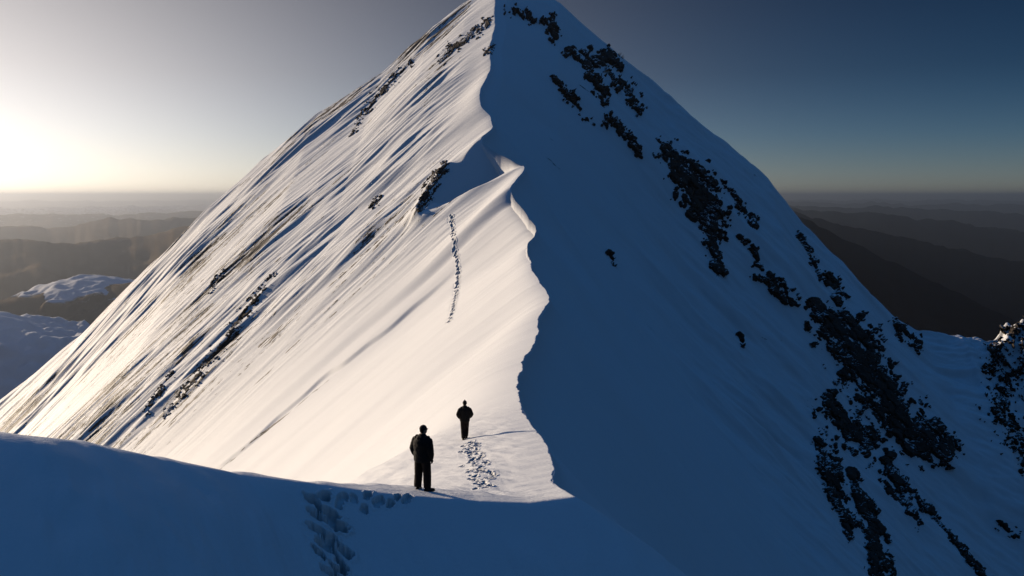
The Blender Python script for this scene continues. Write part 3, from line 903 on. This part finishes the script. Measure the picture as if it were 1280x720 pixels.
P1 = dict(bulk=1.13, head=(.01, .03, 1.645), neck=(0, .0, 1.47), head_yaw=-.5, waist=(0, 0), chest=(0, -.01), hem=.80,
          sh_l=(-.185, -.005, 1.405), el_l=(-.275, -.02, 1.13), wr_l=(-.25, .07, .90),
          sh_r=(.185, -.005, 1.405), el_r=(.255, -.03, 1.12), wr_r=(.25, .04, .875),
          hip_l=(-.095, 0, .9), kn_l=(-.125, .015, .49), an_l=(-.135, -.01, .085), toe_l=(-.22, .975),
          hip_r=(.095, 0, .9), kn_r=(.13, .02, .49), an_r=(.15, 0, .085), toe_r=(.55, .835))
P2 = dict(head=(0, .07, 1.63), neck=(0, .03, 1.47), head_yaw=0, waist=(0, .01), chest=(0, .02), hem=.84, bobble=True,
          sh_l=(-.185, .015, 1.40), el_l=(-.29, -.06, 1.16), wr_l=(-.23, .10, .98),
          sh_r=(.185, .015, 1.40), el_r=(.29, -.02, 1.16), wr_r=(.235, .14, 1.0),
          hip_l=(-.085, 0, .9), kn_l=(-.075, .07, .5), an_l=(-.06, -.06, .085), toe_l=(-.08, .997),
          hip_r=(.085, 0, .9), kn_r=(.08, .16, .52), an_r=(.06, .12, .125), toe_r=(.12, .993))

p1 = hitp(528, 612)
p2 = hitp(581, 549)
for p in (p1, p2):
    p.z = float(np.min(G(np.array([p.x - .13, p.x + .14, p.x]), np.array([p.y, p.y, p.y + .1])))) - .01
print('P1', p1, 'P2', p2)
a = person('larger hiker standing in black jacket and beanie on the crest of the near snow', p1, math.radians(-28), P1, M_JKT)
b = person('smaller hiker walking away along the sunlit ridge beyond the churned bootprints', p2, math.radians(4), P2, M_JKT2)
a.scale = (1.06, 1.06, 1.0)
b.scale = (1.12, 1.08, 1.06)

# ------------------------------------------------------------------ air
hz_me = bpy.data.meshes.new('haze')
bm = bmesh.new(); bmesh.ops.create_cube(bm, size=1.0)
for v in bm.verts:
    v.co = Vector((v.co.x * 150000, v.co.y * 150000 + 10000, -2400 if v.co.z < 0 else 130))
bm.to_mesh(hz_me); bm.free()
mh = bpy.data.materials.new('air'); mh.use_nodes = True
nt = mh.node_tree; nt.nodes.clear()
out = nd(nt, 'ShaderNodeOutputMaterial'); pv = nd(nt, 'ShaderNodeVolumePrincipled')
pv.inputs['Color'].default_value = (.83, .87, .95, 1)
pv.inputs['Density'].default_value = 5.2e-5
pv.inputs['Anisotropy'].default_value = .88
nt.links.new(pv.outputs[0], out.inputs['Volume'])
mh.cycles.volume_sampling = 'DISTANCE'
hz_me.materials.append(mh)
hz = bpy.data.objects.new('haze', hz_me); COL.objects.link(hz)
tag(hz, 'thin warm haze over the far valleys', kind='stuff')

# ------------------------------------------------------------------ sky and sun
GLOW_AZ = math.radians(51)
SKY = .08
GLOW = 1.8 / SKY
W = bpy.data.worlds.new('World'); SC.world = W; W.use_nodes = True
nt = W.node_tree
bg = nt.nodes['Background']
sky = nd(nt, 'ShaderNodeTexSky'); sky.sky_type = 'NISHITA'; sky.sun_disc = False
sky.sun_elevation = SUN_EL; sky.sun_rotation = -SUN_AZ
sky.altitude = 3500; sky.air_density = 1.0; sky.dust_density = 1.6; sky.ozone_density = 3.0
hs = nd(nt, 'ShaderNodeHueSaturation'); hs.inputs['Saturation'].default_value = 1.18
nt.links.new(sky.outputs[0], hs.inputs['Color'])
# forward-scattered glow of the thin high haze round the sun, strongest low over the horizon
tc = nd(nt, 'ShaderNodeTexCoord')
nrm = nd(nt, 'ShaderNodeVectorMath', operation='NORMALIZE'); nt.links.new(tc.outputs['Generated'], nrm.inputs[0])
dt = nd(nt, 'ShaderNodeVectorMath', operation='DOT_PRODUCT'); nt.links.new(nrm.outputs[0], dt.inputs[0])
dt.inputs[1].default_value = (-math.sin(GLOW_AZ) * math.cos(math.radians(4)), math.cos(GLOW_AZ) * math.cos(math.radians(4)), math.sin(math.radians(4)))
ang = math_node(nt, 'ARCCOSINE', dt.outputs['Value'], 0)
gauss = lambda w_: math_node(nt, 'EXPONENT', math_node(nt, 'MULTIPLY', math_node(nt, 'MULTIPLY', ang, ang), -1 / (w_ * w_)), 0)
glow = gauss(.55)
sp = nd(nt, 'ShaderNodeSeparateXYZ'); nt.links.new(nrm.outputs[0], sp.inputs[0])
low = math_node(nt, 'EXPONENT', math_node(nt, 'MULTIPLY', math_node(nt, 'MAXIMUM', sp.outputs[2], 0), -6.0), 0)
# deep band above the pale horizon; overhead brightness added to light shaded snow
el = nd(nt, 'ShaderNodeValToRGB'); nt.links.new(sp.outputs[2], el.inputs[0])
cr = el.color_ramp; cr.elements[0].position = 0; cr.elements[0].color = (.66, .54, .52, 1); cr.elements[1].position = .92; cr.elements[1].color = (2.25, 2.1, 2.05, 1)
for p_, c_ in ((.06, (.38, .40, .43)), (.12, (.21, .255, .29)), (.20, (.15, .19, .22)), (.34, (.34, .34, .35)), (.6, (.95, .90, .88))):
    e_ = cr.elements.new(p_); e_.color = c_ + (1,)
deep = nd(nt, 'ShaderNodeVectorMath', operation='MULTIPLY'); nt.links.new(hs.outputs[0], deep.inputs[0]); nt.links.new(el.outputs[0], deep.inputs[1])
wide = gauss(.55)
low2 = math_node(nt, 'EXPONENT', math_node(nt, 'MULTIPLY', math_node(nt, 'MAXIMUM', sp.outputs[2], 0), -4.0), 0)
gs = math_node(nt, 'ADD', math_node(nt, 'MULTIPLY', math_node(nt, 'MULTIPLY', glow, low), GLOW), math_node(nt, 'MULTIPLY', math_node(nt, 'MULTIPLY', wide, low2), .8 / SKY))
gc = mixc(nt, low, (1.0, .89, .79, 1), (1.0, .84, .66, 1))
vm = nd(nt, 'ShaderNodeVectorMath', operation='SCALE'); nt.links.new(gc, vm.inputs[0]); nt.links.new(gs, vm.inputs['Scale'])
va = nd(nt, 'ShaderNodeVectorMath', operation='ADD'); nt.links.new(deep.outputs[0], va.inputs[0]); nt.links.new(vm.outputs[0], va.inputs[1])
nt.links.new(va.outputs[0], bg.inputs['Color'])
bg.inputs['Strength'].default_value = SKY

sl = bpy.data.lights.new('sun', 'SUN'); sl.energy = 5.0; sl.angle = math.radians(.5); sl.color = (1, .81, .60)
so = bpy.data.objects.new('sun', sl); COL.objects.link(so)
so.rotation_euler = SUNV.to_track_quat('Z', 'Y').to_euler()

# ------------------------------------------------------------------ camera
cam = bpy.data.cameras.new('camera'); cam.lens = 35; cam.sensor_width = 36
cam.shift_y = -115 / 1280
cam.clip_start = .5; cam.clip_end = 400000
co = bpy.data.objects.new('camera', cam); COL.objects.link(co)
co.location = (0, 0, 0); co.rotation_euler = (math.pi / 2, 0, 0)
SC.camera = co

SC.view_settings.view_transform = 'Standard'
SC.view_settings.look = 'None'
SC.view_settings.exposure = 0.0
SC.view_settings.gamma = 1.0
SC.cycles.use_denoising = True
SC.cycles.max_bounces = 8
SC.cycles.diffuse_bounces = 0
SC.cycles.volume_bounces = 0
